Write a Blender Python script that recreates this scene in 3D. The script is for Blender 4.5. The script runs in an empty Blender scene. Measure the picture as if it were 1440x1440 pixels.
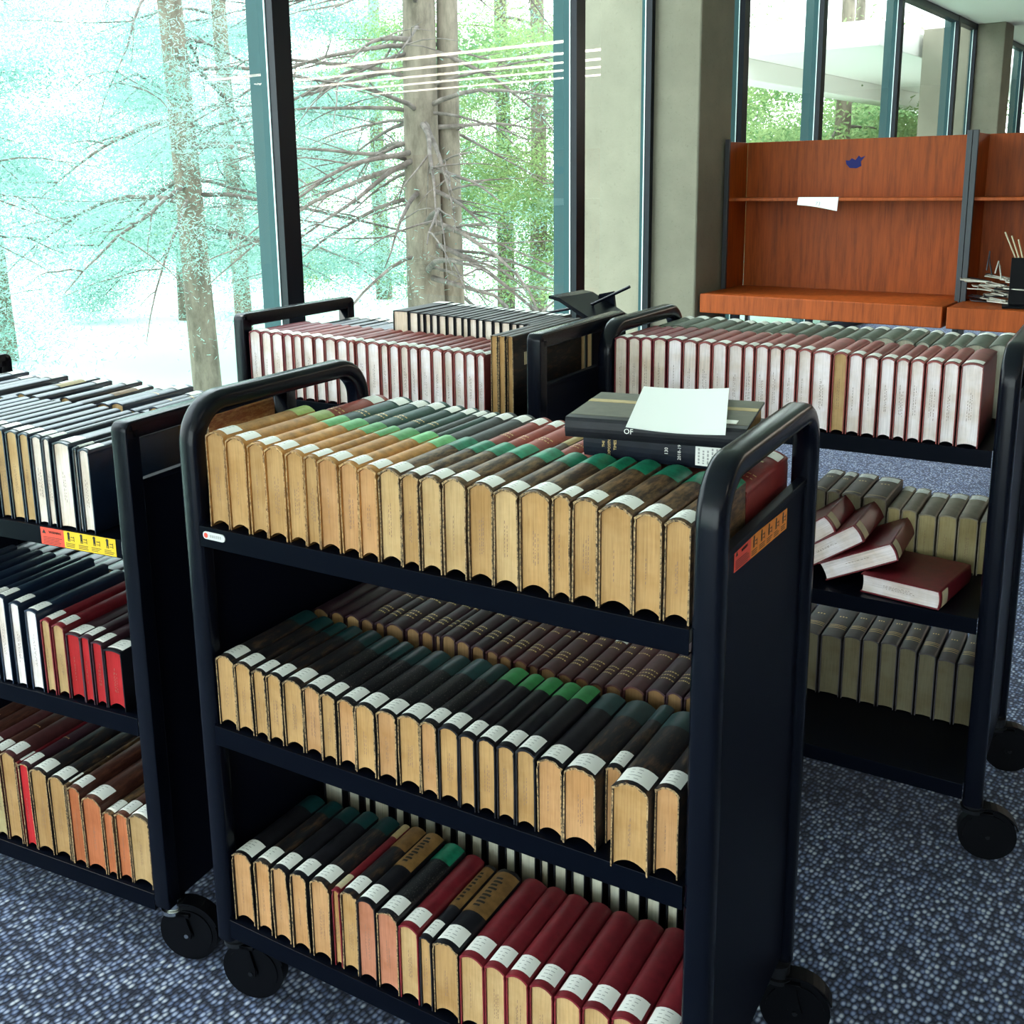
import bpy, bmesh, math, random
from mathutils import Matrix, Vector
random.seed(7)
PI=math.pi
sc=bpy.context.scene
COL=sc.collection
link=COL.objects.link

# ---------------------------------------------------------------- materials
def mat(name, base=(.5,.5,.5), rough=.6, metal=0, spec=.5, emit=None, estr=0):
    m=bpy.data.materials.new(name); m.use_nodes=True
    b=m.node_tree.nodes['Principled BSDF']
    b.inputs['Base Color'].default_value=(*base,1); b.inputs['Roughness'].default_value=rough
    b.inputs['Metallic'].default_value=metal; b.inputs['Specular IOR Level'].default_value=spec
    if emit: b.inputs['Emission Color'].default_value=(*emit,1); b.inputs['Emission Strength'].default_value=estr
    return m
def nd(m,t,**kw):
    n=m.node_tree.nodes.new(t)
    for k,v in kw.items():
        if k in n.inputs: n.inputs[k].default_value=v
        else: setattr(n,k,v)
    return n
def lk(m,a,b): m.node_tree.links.new(a,b)
def coords(m,scale=(1,1,1),kind='Object'):
    tc=nd(m,'ShaderNodeTexCoord'); mp=nd(m,'ShaderNodeMapping'); mp.inputs['Scale'].default_value=scale
    lk(m,tc.outputs[kind],mp.inputs['Vector']); return mp.outputs['Vector']
def objvar(m,vec):
    """shift the pattern of every object by its own random number"""
    oi=nd(m,'ShaderNodeObjectInfo'); mu=nd(m,'ShaderNodeMath',operation='MULTIPLY'); mu.inputs[1].default_value=37.
    lk(m,oi.outputs['Random'],mu.inputs[0]); ad=nd(m,'ShaderNodeVectorMath',operation='ADD')
    lk(m,vec,ad.inputs[0]); lk(m,mu.outputs[0],ad.inputs[1]); return ad.outputs[0]
def ramp(m,fac,stops):
    r=nd(m,'ShaderNodeValToRGB'); e=r.color_ramp.elements
    e[0].position=stops[0][0]; e[0].color=(*stops[0][1],1); e[1].position=stops[-1][0]; e[1].color=(*stops[-1][1],1)
    for p,c in stops[1:-1]: x=e.new(p); x.color=(*c,1)
    lk(m,fac,r.inputs['Fac']); return r.outputs['Color']
def noise(m,vec,scale,detail=4,rough=.6):
    n=nd(m,'ShaderNodeTexNoise'); n.inputs['Scale'].default_value=scale; n.inputs['Detail'].default_value=detail; n.inputs['Roughness'].default_value=rough
    lk(m,vec,n.inputs['Vector']); return n.outputs['Fac']
def bump(m,h,strength=.2,dist=.002):
    b=nd(m,'ShaderNodeBump'); b.inputs['Strength'].default_value=strength; b.inputs['Distance'].default_value=dist
    lk(m,h,b.inputs['Height']); lk(m,b.outputs['Normal'],m.node_tree.nodes['Principled BSDF'].inputs['Normal'])
def setcol(m,out): lk(m,out,m.node_tree.nodes['Principled BSDF'].inputs['Base Color'])
def valvary(m,col,amt=.25):
    """per-object brightness difference"""
    oi=nd(m,'ShaderNodeObjectInfo'); mr=nd(m,'ShaderNodeMapRange'); mr.inputs['To Min'].default_value=1-amt; mr.inputs['To Max'].default_value=1+amt
    lk(m,oi.outputs['Random'],mr.inputs['Value']); hs=nd(m,'ShaderNodeHueSaturation'); lk(m,mr.outputs[0],hs.inputs['Value']); lk(m,col,hs.inputs['Color']); return hs.outputs['Color']

def cloth(name,c,var=.18,rough=.5,mott=.25,wear=None):
    m=mat(name,c,rough); v=objvar(m,coords(m))
    n=noise(m,v,45,5,.65); lo=tuple(x*(1-mott) for x in c); hi=tuple(min(1,x*(1+mott)) for x in c)
    st=[(.3,lo),(.7,hi)]
    if wear: st=[(.3,lo),(.6,hi),(.72,wear)]
    setcol(m,valvary(m,ramp(m,n,st),var)); bump(m,noise(m,v,900,2,.5),.15,.0006); return m
def worn(name,dark,light,lo=.48,hi=.6,scale=(120,28,120),rough=.5):
    """rubbed leather: streaks of light scuffing over a dark skin"""
    m=mat(name,dark,rough); v=objvar(m,coords(m,scale)); n=noise(m,v,1,6,.7)
    setcol(m,valvary(m,ramp(m,n,[(lo,dark),((lo+hi)/2,tuple((a+b)/2 for a,b in zip(dark,light))),(hi,light)]),.2))
    bump(m,n,.4,.001); return m
def pages(name,c,var=.1):
    m=mat(name,c,.85,spec=.2); v=objvar(m,coords(m,(420,60,14))); w=noise(m,v,1,3,.7)
    v2=objvar(m,coords(m,(9,9,14))); s=noise(m,v2,1,4,.6)
    a=ramp(m,w,[(.3,tuple(x*.80 for x in c)),(.55,c),(.75,tuple(min(1,x*1.12) for x in c))])
    b=ramp(m,s,[(.35,(.78,.70,.58)),(.6,(1,1,1))])
    mx=nd(m,'ShaderNodeMix',data_type='RGBA',blend_type='MULTIPLY'); mx.inputs[0].default_value=.8
    lk(m,a,mx.inputs[6]); lk(m,b,mx.inputs[7]); setcol(m,valvary(m,mx.outputs[2],var)); bump(m,w,.35,.0006); return m

M={}
M['tan']=cloth('tan_cloth',(.42,.20,.055),.12,.55,.3,(.55,.34,.14))
M['tan_patch']=cloth('pale_green_calf',(.33,.42,.12),.15)
M['green_patch']=cloth('light_green_calf',(.16,.45,.18),.15)
M['bright_green']=cloth('bright_green_calf',(.03,.26,.07),.1,.5)
M['teal_patch']=cloth('teal_calf',(.01,.20,.11),.2,.4,.4,(.03,.3,.18))
M['dark_teal']=cloth('dark_teal_calf',(.004,.042,.045),.3,.4)
M['navy']=cloth('navy_black_buckram',(.006,.009,.018),.1,.5,.3)
M['brown_worn']=worn('scuffed_brown_leather',(.045,.026,.018),(.26,.15,.07),.42,.66)
M['black_worn']=worn('scuffed_black_leather',(.008,.008,.011),(.11,.06,.03),.5,.74)
M['frayed']=worn('frayed_board_edge',(.02,.014,.01),(.42,.27,.13),.40,.58,(260,260,260),.8)
M['tanrim']=worn('browned_board_edge',(.12,.055,.02),(.50,.30,.12),.40,.62,(200,200,200),.8)
M['marbled']=worn('black_marbled_cloth',(.006,.007,.01),(.22,.2,.17),.58,.68,(420,300,420))
M['black']=cloth('black_buckram',(.008,.009,.013),.3,.42,.3)
M['blueblack']=cloth('blue_black_buckram',(.008,.018,.042),.4,.33,.3)
M['blueblack'].node_tree.nodes['Principled BSDF'].inputs['Specular IOR Level'].default_value=1.0
M['black_calf']=cloth('black_calf',(.013,.013,.017),.3,.4,.3)
for k_ in ('black','black_calf','navy'): M[k_].node_tree.nodes['Principled BSDF'].inputs['Specular IOR Level'].default_value=.22
M['dkgreen']=cloth('dark_green_cloth',(.028,.07,.06),.2,.5,.25)
M['grey']=cloth('dark_grey_cloth',(.06,.065,.065),.2,.55)
M['brick']=cloth('brick_red_cloth',(.33,.062,.045),.15,.5,.2)
M['redbig']=cloth('deep_red_cloth',(.22,.018,.018),.05,.55,.2)
M['maroon']=cloth('maroon_buckram',(.17,.012,.02),.15,.42,.22)
M['maroon_worn']=cloth('faded_maroon_buckram',(.24,.045,.04),.2,.45,.25)
M['purple']=cloth('dark_purple_cloth',(.035,.012,.02),.3,.5,.25)
M['purple_red']=cloth('dull_wine_cloth',(.075,.02,.022),.3,.5,.25)
M['greenspine']=cloth('grey_green_cloth',(.10,.12,.09),.2,.5)
M['umber']=cloth('grey_brown_cloth',(.10,.075,.055),.15,.5,.2)
M['khaki']=cloth('pale_khaki_cloth',(.24,.2,.14),.12,.5,.2)
M['slate']=cloth('slate_purple_cloth',(.05,.042,.05),.15,.5,.2)
M['orange_leather']=worn('worn_orange_leather',(.36,.10,.02),(.72,.38,.12),.42,.66)
M['brownred']=worn('worn_reddish_leather',(.05,.014,.010),(.14,.05,.03),.45,.7)
M['gold_patch']=cloth('ochre_paper_panel',(.22,.115,.035),.15,.5,.35)
M['cream_patch']=cloth('cream_paper_panel',(.45,.34,.16),.1,.6,.2)
M['p_tan']=pages('tan_page_edges',(.47,.275,.115))
M['p_peach']=pages('peach_page_edges',(.51,.275,.125))
M['p_pink']=pages('pinkish_page_edges',(.50,.20,.12))
M['p_cream']=pages('cream_page_edges',(.53,.35,.17))
M['p_pale']=pages('pale_page_edges',(.84,.73,.65),.06)
M['p_white']=pages('white_page_edges',(.90,.82,.84),.05)
M['p_grey']=pages('greyish_page_edges',(.50,.50,.42))
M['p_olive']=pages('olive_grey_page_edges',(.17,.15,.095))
M['p_khaki']=pages('khaki_page_edges',(.40,.33,.17))
M['p_red']=pages('red_sprinkled_edges',(.50,.022,.028))
M['p_orange']=pages('orange_page_edges',(.50,.155,.065))
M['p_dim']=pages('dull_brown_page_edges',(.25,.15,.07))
M['label']=mat('white_label_paper',(.93,.92,.88),.6)
M['creamlabel']=mat('cream_label_paper',(.62,.52,.33),.6)
M['ink']=mat('grey_print',(.42,.41,.40),.7)
M['stampink']=mat('faded_stamp_ink',(.22,.13,.09),.8)
M['gold']=mat('gold_lettering',(.75,.52,.22),.35,.6)
M['whiteink']=mat('white_ink',(.8,.8,.76),.6)
M['blackink']=mat('black_ink',(.01,.008,.006),.6)
def steel(name,c,rough,sp=.2):
    m=mat(name,c,rough,0,sp); v=objvar(m,coords(m)); bump(m,noise(m,v,260,3,.6),.07,.001)
    return m
M['cart']=steel('black_enamelled_steel',(.002,.003,.007),.24)
M['panel']=steel('navy_black_steel_sheet',(.0028,.004,.010),.4,.07)
M['shelf']=steel('black_enamelled_shelf',(.0015,.0025,.006),.3,.06)
M['rubber']=mat('black_rubber',(.0012,.0016,.003),.5,spec=.12)
M['castermetal']=mat('dark_caster_steel',(.012,.014,.018),.35,.4)
M['chrome']=mat('bright_steel',(.6,.62,.62),.2,1)
M['red_sticker']=mat('red_warning_vinyl',(.80,.07,.035),.45)
M['orange_sticker']=mat('orange_warning_vinyl',(.85,.26,.02),.45)
M['yellow_sticker']=mat('yellow_warning_vinyl',(.80,.52,.01),.45)

# ---------------------------------------------------------------- mesh helpers
class MB:
    def __init__(s): s.v=[]; s.f=[]; s.m=[]; s.sm=[]
    def add(s,vs,fs,mi=0,smooth=False):
        o=len(s.v); s.v+= [tuple(v) for v in vs]; s.f+=[tuple(i+o for i in f) for f in fs]; s.m+=[mi]*len(fs); s.sm+=[smooth]*len(fs)
    def box(s,x0,x1,y0,y1,z0,z1,mi=0):
        vs=[(x,y,z) for x in (x0,x1) for y in (y0,y1) for z in (z0,z1)]
        s.add(vs,[(0,1,3,2),(4,6,7,5),(0,4,5,1),(2,3,7,6),(0,2,6,4),(1,5,7,3)],mi)
    def prism(s,poly,axis,a,b,mi=0,smooth=False):
        """poly (u,v) counter-clockwise; extruded on axis 'x','y','z' from a to b"""
        def P(u,v,w): return {'x':(w,u,v),'y':(u,w,v),'z':(u,v,w)}[axis]
        n=len(poly); vs=[P(u,v,a) for u,v in poly]+[P(u,v,b) for u,v in poly]
        s.add(vs,[(i,(i+1)%n,n+(i+1)%n,n+i) for i in range(n)],mi,smooth); s.add(vs,[tuple(range(n))[::-1],tuple(range(n,2*n))],mi)
    def tube(s,path,r,n=8,mi=0,closed=False,cap=True,smooth=True,flat=1.0):
        """round tube along path; r number or list"""
        path=[Vector(p) for p in path]; k=len(path); rs=r if isinstance(r,(list,tuple)) else [r]*k
        vs=[]; up=None
        for i,p in enumerate(path):
            t=(path[min(i+1,k-1)]-path[max(i-1,0)]).normalized()
            if up is None:
                up=Vector((0,0,1)) if abs(t.z)<.9 else Vector((1,0,0))
            a=t.cross(up).normalized(); up=a.cross(t).normalized()
            for j in range(n):
                q=2*PI*j/n; vs.append(p+a*math.cos(q)*rs[i]+up*math.sin(q)*rs[i]*flat)
        fs=[(i*n+j,i*n+(j+1)%n,(i+1)*n+(j+1)%n,(i+1)*n+j) for i in range(k-1) for j in range(n)]
        s.add(vs,fs,mi,smooth)
        if cap: s.add(vs,[tuple(range(n))[::-1],tuple(range((k-1)*n,k*n))],mi)
    def cyl(s,c,axis,r,h,n=24,mi=0,r2=None):
        c=Vector(c); a=Vector(axis).normalized(); s.tube([c-a*h/2,c+a*h/2],[r,r2 if r2 else r],n,mi)
    def build(s,name,mats,parent=None,bevel=0,loc=None,rot=None):
        me=bpy.data.meshes.new(name); me.from_pydata(s.v,[],s.f)
        for m in (mats if isinstance(mats,(list,tuple)) else [mats]): me.materials.append(m)
        me.polygons.foreach_set('material_index',s.m); me.polygons.foreach_set('use_smooth',s.sm); me.update()
        o=bpy.data.objects.new(name,me); link(o)
        if parent: o.parent=parent
        if loc: o.location=loc
        if rot: o.rotation_euler=rot
        if bevel:
            b=o.modifiers.new('bevel','BEVEL'); b.width=bevel; b.segments=2; b.limit_method='ANGLE'; b.angle_limit=math.radians(40)
        return o
def tag(o,label=None,cat=None,group=None,kind=None):
    if label: o['label']=label
    if cat: o['category']=cat
    if group: o['group']=group
    if kind: o['kind']=kind
    return o
def empty(name,loc=(0,0,0),rz=0,label=None,cat=None,group=None):
    o=bpy.data.objects.new(name,None); link(o); o.location=loc; o.rotation_euler=(0,0,rz); o.empty_display_size=.05
    return tag(o,label,cat,group)
def text(name,body,size,m,parent,matrix,align='CENTER',extrude=.0002):
    cu=bpy.data.curves.new(name,'FONT'); cu.body=body; cu.size=size; cu.align_x=align; cu.align_y='CENTER'; cu.extrude=extrude; cu.resolution_u=2
    cu.materials.append(m)
    tmp=bpy.data.objects.new(name,cu); link(tmp)
    dg=bpy.context.evaluated_depsgraph_get(); me=bpy.data.meshes.new_from_object(tmp.evaluated_get(dg))
    bpy.data.objects.remove(tmp); o=bpy.data.objects.new(name,me); link(o); o.parent=parent; o.matrix_local=matrix
    if not me.materials: me.materials.append(m)
    return o

# ---------------------------------------------------------------- layout frames
TURN=math.radians(-84); CX0,CY0=1.3203,-1.1729       # carts stand at right angles to the window wall, give or take a few degrees
def to_world(x,y,z=0):
    dx,dy=x-CX0,y-CY0; c,s=math.cos(TURN),math.sin(TURN)
    return (c*dx-s*dy, s*dx+c*dy, z)
class Pose:
    def __init__(s,x,y,th): s.x,s.y,s.th=x,y,th
    def w(s,x,y,z=0):
        c,q=math.cos(s.th),math.sin(s.th); return to_world(s.x+c*x-q*y,s.y+q*x+c*y,z)
    @property
    def rz(s): return s.th+TURN
PA=Pose(0,0,0); PF=Pose(.2346,1.1388,-.0188); PC=Pose(-.7195,.8708,.0028)
PB=Pose(-.1397-.94*math.cos(.0951),.0137-.94*math.sin(.0951),.0951)
DEP=.4821; Z1,Z2,Z3,HT=.9408,.5735,.1839,1.159
BD=.50; BZ1,BZ2,BZ3,BH=.8761,.523,.150,1.0943

# ---------------------------------------------------------------- book carts
def rrect(w,h,r,k=3):
    o=[]
    for cx,cy,a0 in ((w/2-r,h/2-r,0),(-w/2+r,h/2-r,PI/2),(-w/2+r,-h/2+r,PI),(w/2-r,-h/2+r,1.5*PI)):
        for i in range(k+1): a=a0+PI/2*i/k; o.append((cx+r*math.cos(a),cy+r*math.sin(a)))
    return o
def hoop(x,D,zb,H,R,tx,ty):
    """upside-down U of rounded tube in the plane x; returns MB"""
    sec=rrect(tx,ty,min(tx,ty)*(.32 if R>.04 else .10)); pts=[]          # centre line (y,z) with its normal pointing outwards
    h=ty/2; pts.append(((h,zb),(-1,0))); 
    n=10; r=R-h
    pts.append(((h,H-R),(-1,0)))
    for i in range(1,n+1): a=PI-PI/2*i/n; pts.append(((R+r*math.cos(a),H-R+r*math.sin(a)),(math.cos(a),math.sin(a))))
    for i in range(n+1): a=PI/2-PI/2*i/n; pts.append(((D-R+r*math.cos(a),H-R+r*math.sin(a)),(math.cos(a),math.sin(a))))
    pts.append(((D-h,zb),(1,0)))
    mb=MB(); K=len(sec); vs=[]
    for (y,z),(ny,nz) in pts:
        for a,b in sec: vs.append((x+a,y+ny*b,z+nz*b))
    fs=[(i*K+j,i*K+(j+1)%K,(i+1)*K+(j+1)%K,(i+1)*K+j) for i in range(len(pts)-1) for j in range(K)]
    mb.add(vs,fs,0,True); mb.add(vs,[tuple(range(K))[::-1],tuple(range((len(pts)-1)*K,len(pts)*K))],0); return mb
def caster(root,x,y,zb,ang,r=.060,bright=False,collar_h=.022):
    """swivel caster: collar, plate, fork, wheel; the fork trails to the angle ang"""
    e=bpy.data.objects.new('caster',None); link(e); e.parent=root; e.location=(x,y,0); e.rotation_euler=(0,0,ang); e.empty_display_size=.03
    tr=.032
    c=MB(); c.cyl((0,0,zb-.004),(0,0,1),.021,collar_h,20); c.cyl((0,0,zb-.02),(0,0,1),.026,.008,20); c.build('swivel_collar',M['chrome'] if bright else M['castermetal'],e)
    f=MB()
    for s in (-1,1):
        y0=s*.021; poly=[(-.012,zb-.018),(.030,zb-.018),(tr+.010,r+.006),(tr+.008,r-.008),(tr-.008,r-.008),(tr-.012,r+.008)]
        f.prism([(a,b) for a,b in poly][::-1] if s>0 else poly,'y',y0-.0015,y0+.0015)
    f.box(-.012,.04,-.0225,.0225,zb-.026,zb-.018); f.build('fork',M['rubber'],e,bevel=.001)
    w=MB(); w.cyl((tr,0,r),(0,1,0),r,.026,40); w.cyl((tr,0,r),(0,1,0),r-.010,.031,32); w.cyl((tr,0,r),(0,1,0),.012,.037,16); w.build('wheel',M['rubber'],e,bevel=.002)
    b=MB(); b.cyl((tr,0,r),(0,1,0),.0045,.049,12); b.build('axle_bolt',M['castermetal'] if not bright else M['chrome'],e)
    h=MB()   # wheel guard
    pts=[(tr+(r+.006)*math.cos(a),0,r+(r+.006)*math.sin(a)) for a in [math.radians(20+i*11) for i in range(11)]]
    vs=[];
    for p in pts:
        for yy in (-.016,.016):
            vs.append((p[0],yy,p[2])); vs.append((tr+(p[0]-tr)*.955,yy,r+(p[2]-r)*.955))
    fs=[]
    for i in range(len(pts)-1):
        a=i*4;b=a+4; fs+=[(a,b,b+2,a+2),(a+1,a+3,b+3,b+1),(a,a+1,b+1,b),(a+2,b+2,b+3,a+3)]
    fs+=[(0,2,3,1),((len(pts)-1)*4,(len(pts)-1)*4+1,(len(pts)-1)*4+3,(len(pts)-1)*4+2)]
    h.add(vs,fs,0); h.build('thread_guard',M['rubber'],e)
    return e
def cart(pose,label,D,H,zs,zb,R,tx,ty,paneltop,angs,bright=False,lip=.036,L=.94,x0=0):
    root=empty('book_cart',pose.w(0,0,0),pose.rz,label,'book cart','black metal book carts')
    for x in (x0+tx/2,L-tx/2): hoop(x,D,zb,H,R,tx,ty).build('end_frame',M['cart'],root)
    for x in (x0+tx*.5,L-tx*.5):
        p=MB(); p.box(x-.005,x+.005,ty*.9,D-ty*.9,zs[-1]-.03,paneltop)
        p.box(x-.008,x+.008,ty*.9,D-ty*.9,paneltop-.004,paneltop+.006)       # folded upper edge
        p.build('end_panel',M['panel'],root,bevel=.0015)
    for z in zs:
        s=MB(); a,b=tx*.55,L-tx*.55; t=.0015
        prof=[(0,z-lip),(t,z-lip),(t,z-t),(D-t,z-t),(D-t,z-lip),(D,z-lip),(D,z),(0,z)]
        s.prism(prof,'x',x0+tx,L-tx); 
        s.box(x0+tx,L-tx,0,.012,z-lip,z-lip+t); s.box(x0+tx,L-tx,D-.012,D,z-lip,z-lip+t)
        s.build('shelf',M['shelf'],root,bevel=.0008)
    for (x,y),a in zip(((x0+tx/2,ty),(L-tx/2,ty),(x0+tx/2,D-ty),(L-tx/2,D-ty)),angs): caster(root,x,y,zb,a,bright=bright)
    return root
def warning(root,name,x0,x1,face,z0,z1,split,cols,n=5,texty='WARNING'):
    """two coloured vinyl sticker with pictograms; face(u,v,off) maps sticker metres to cart space"""
    e=bpy.data.objects.new(name,None); link(e); e.parent=root; e.empty_display_size=.02
    def quad(mb,a,b,c,d,mi,off): mb.add([face(a,c,off),face(b,c,off),face(b,d,off),face(a,d,off),face(a,c,off-.0004),face(b,c,off-.0004),face(b,d,off-.0004),face(a,d,off-.0004)],[(0,1,2,3),(7,6,5,4),(0,4,5,1),(1,5,6,2),(2,6,7,3),(3,7,4,0)],mi)
    p=MB(); quad(p,x0,split,z0,z1,0,.0006); p.build('warning_field',M[cols[0]],e)
    p=MB(); quad(p,split,x1,z0,z1,0,.0006)
    p.build('pictogram_field',M[cols[1]],e)
    H=z1-z0; w=(x1-split)/n; p=MB(); rr=random.Random(5)
    for i in range(n):                       # a standing figure beside a little cart, and print below
        cx=split+w*(i+.5); k=8
        p.add([face(cx-w*.12+.0035*math.cos(2*PI*q/k),z0+H*.86+.0035*math.sin(2*PI*q/k),.0009) for q in range(k)],[tuple(range(k))])
        quad(p,cx-w*.2,cx-w*.04,z0+H*.55,z0+H*.78,0,.0009); quad(p,cx-w*.2,cx-w*.14,z0+H*.42,z0+H*.56,0,.0009); quad(p,cx-w*.09,cx-w*.03,z0+H*.42,z0+H*.56,0,.0009)
        quad(p,cx+w*.04,cx+w*.3,z0+H*.66,z0+H*.70,0,.0009); quad(p,cx+w*.04,cx+w*.3,z0+H*.50,z0+H*.53,0,.0009); quad(p,cx+w*.27,cx+w*.30,z0+H*.44,z0+H*.74,0,.0009)
        for j in range(3): quad(p,cx-w*.38,cx+w*rr.uniform(.1,.38),z0+H*(.10+.09*j),z0+H*(.13+.09*j),0,.0009)
    for j in range(5): quad(p,x0+.006,split-.006-rr.uniform(0,.012),z0+H*(.08+.09*j),z0+H*(.105+.09*j),0,.0009)
    a=x0+.004; p.add([face(a,z0+H*.66,.0009),face(a+.010,z0+H*.66,.0009),face(a+.005,z0+H*.9,.0009)],[(0,1,2)])
    p.build('pictograms',M['blackink'],e)
    o=Vector(face(0,0,.0008)); ux=(Vector(face(1,0,.0008))-o); uz=(Vector(face(0,1,.0008))-o); nn=ux.cross(uz)
    mt=Matrix((ux,uz,nn)).transposed().to_4x4(); c=Vector(face((a+.011+split)/2,z0+H*.76,.0009))
    text('warning_lettering',texty,H*.2,M['blackink'],e,Matrix.Translation(c)@mt)
    return e
angs=(math.radians(-35),math.radians(-25),math.radians(60),math.radians(-28))
cA=cart(PA,'nearest black metal book cart with round-cornered end hoops',DEP,HT,(Z1,Z2,Z3),.135,.085,.040,.036,1.022,(math.radians(18),math.radians(-25),math.radians(40),math.radians(14)))
warning(cA,'warning_sticker',.094,.346,lambda u,v,o:(.925+o,u,v-.055*(u-.094)),.989,1.021,.165,('red_sticker','orange_sticker'))
p=MB(); 
rr_=[(.052+a,Z1-.014+b) for a,b in rrect(.05,.013,.006)]; p.prism([(a+.022,b) for a,b in rr_][::-1],'y',-.0016,0,0); 
k=12; p.add([(.056+.0045*math.cos(2*PI*i/k),-.0019,Z1-.014+.0045*math.sin(2*PI*i/k)) for i in range(k)][::-1],[tuple(range(k))],1)
for i in range(6): p.box(.065+i*.0045,.068+i*.0045,-.0019,-.0015,Z1-.0165,Z1-.0115,2)
p.build('maker_plate',[mat('pale_plate',(.62,.62,.62),.4),M['red_sticker'],M['ink']],cA)
cB=cart(PB,'black square-framed book cart at the left edge, beside the nearest cart',BD,BH,(BZ1,BZ2,BZ3),.125,.0175,.036,.034,.975,(0,math.radians(15),0,math.radians(8)),bright=True,x0=.036)
warning(cB,'warning_sticker',.94-.236,.94-.048,lambda u,v,o:(u,-o,v),BZ1-.0345,BZ1-.001,.94-.176,('red_sticker','yellow_sticker'),4)
cC=cart(PC,'black square-framed book cart at the back left, close to the window',DEP,HT,(Z1,Z2,Z3),.135,.0175,.036,.034,1.03,(0,.5,2,1))
cF=cart(PF,'black round-hooped book cart at the right, with a lying book pile',DEP,HT,(Z1,Z2,Z3),.135,.085,.040,.036,1.0,(0,math.radians(14),2,math.radians(18)))
warning(cF,'warning_sticker',.04,.10,lambda u,v,o:(.925+o,u,v),.955,.987,.05,('orange_sticker','orange_sticker'),2)

# ---------------------------------------------------------------- books
ORD='first second third fourth fifth sixth seventh eighth ninth tenth eleventh twelfth thirteenth fourteenth fifteenth sixteenth seventeenth eighteenth nineteenth twentieth twenty-first twenty-second twenty-third twenty-fourth twenty-fifth twenty-sixth twenty-seventh twenty-eighth twenty-ninth thirtieth'.split()
NA=8
def arc(T,s,z0,k=1.0,d=0):
    """points of the rounded spine from left to right, board corner height z0, rise s"""
    return [((-T/2+d)+ (T-2*d)*i/NA, z0+s*(1-(2*i/NA-1)**2)) for i in range(NA+1)]
def make_book(pose,x,y,z,T,W,Ln,cover,page,label=None,rise=None,call='near',patch=None,patch_mat=None,lines=None,
              rough=0,stamp=True,group=None,lean=None,mark=None,hollow=None,spin=0,labmat='label',lpos=None,rim=None):
    """a bound volume standing on its fore edge: x centre, y near end, z shelf; T thick, W wide, Ln long"""
    root=empty('book',pose.w(x,y,z),pose.rz+spin,label,'book',group)
    if lean is not None: root.rotation_euler=(0,lean,pose.rz+spin)
    s=rise if rise is not None else T*.2
    hollow=T*.2 if hollow is None else hollow
    zs=W; th=.0022; T2=T-.0012
    outer=[(-T2/2,0)]+[(-T2/2,zs*.5),(-T2/2,zs-.010),(-T2/2+.0012,zs-.005)]+arc(T2,s,zs)+[(T2/2-.0012,zs-.005),(T2/2,zs-.010),(T2/2,zs*.5),(T2/2,0)]
    inn=[(-T2/2+th,0)]+[(-T2/2+th,zs*.5),(-T2/2+th,zs-.010),(-T2/2+th+.0005,zs-.006)]+arc(T2,s,zs-.0028,d=th)+[(T2/2-th-.0005,zs-.006),(T2/2-th,zs-.010),(T2/2-th,zs*.5),(T2/2-th,0)]
    n=len(outer); ys=[0,.012,.05,Ln*.5,Ln-.05,Ln-.012,Ln]; mb=MB(); vs=[]; rnd=random.Random(hash((round(x,4),round(z,3),round(y,3)))&0xffff)
    for k,yy in enumerate(ys):
        for i in range(n):
            j=rough*(1 if k in (0,len(ys)-1) else .35)
            vs.append((outer[i][0]+rnd.uniform(-1,1)*j*.25,yy+(rnd.uniform(-1,1)*j if k in (0,len(ys)-1) else 0),max(0,outer[i][1]+rnd.uniform(-1,.3)*j*.5)))
        for i in range(n): vs.append((inn[i][0],yy+(0 if k not in (0,len(ys)-1) else (vs[-n][1]-yy)*.8),inn[i][1]))
    fs=[];N=2*n
    for k in range(len(ys)-1):
        for i in range(n-1):
            fs.append((k*N+i,k*N+i+1,(k+1)*N+i+1,(k+1)*N+i)); fs.append((k*N+n+i+1,k*N+n+i,(k+1)*N+n+i,(k+1)*N+n+i+1))
        for i in (0,n-1): fs.append((k*N+i,(k+1)*N+i,(k+1)*N+n+i,k*N+n+i) if i==0 else (k*N+n+i,(k+1)*N+n+i,(k+1)*N+i,k*N+i))
    mb.add(vs,fs,0,True)
    e=(len(ys)-1)*N
    mb.add(vs,[(i+1,i,n+i,n+i+1) for i in range(n-1)]+[(e+i,e+i+1,e+n+i+1,e+n+i) for i in range(n-1)],1,False)
    mb.build('cover',[M[cover],M[rim or ('frayed' if rough>.0013 else cover)]],root)
    # page block
    pb=MB(); hw=T2/2-th-.0003; gap=.0035; top=arc(2*hw,s,zs-.0034); bot=[(px,.003+hollow*(1-(px/hw)**2)) for px,_ in top]
    a=[(px,gap,pz) for px,pz in bot]+[(px,gap,pz) for px,pz in top]; b=[(px,Ln-gap,pz) for px,_,pz in a]; K=NA+1
    pb.add(a+b,[(i,i+1,K+i+1,K+i) for i in range(NA)]+[(2*K+i+1,2*K+i,3*K+i,3*K+i+1) for i in range(NA)],0,False)
    pb.add(a+b,[(K+i,K+i+1,3*K+i+1,3*K+i) for i in range(NA)]+[(i+1,i,2*K+i,2*K+i+1) for i in range(NA)]+[(0,K,3*K,2*K),(NA,2*K+NA,3*K+NA,K+NA)],0,True)
    pb.build('page_block',M[page],root)
    def zat(px,extra=.0): return zs+s*(1-(2*px/T2)**2)+extra
    def strip(mb,y0,y1,w0,w1,mi,off,N=6):
        vs=[];
        for i in range(N+1):
            px=w0+(w1-w0)*i/N; vs+=[(px,y0,zat(px,off)),(px,y1,zat(px,off))]
        mb.add(vs,[(2*i,2*i+2,2*i+3,2*i+1) for i in range(N)],mi,True)
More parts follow.
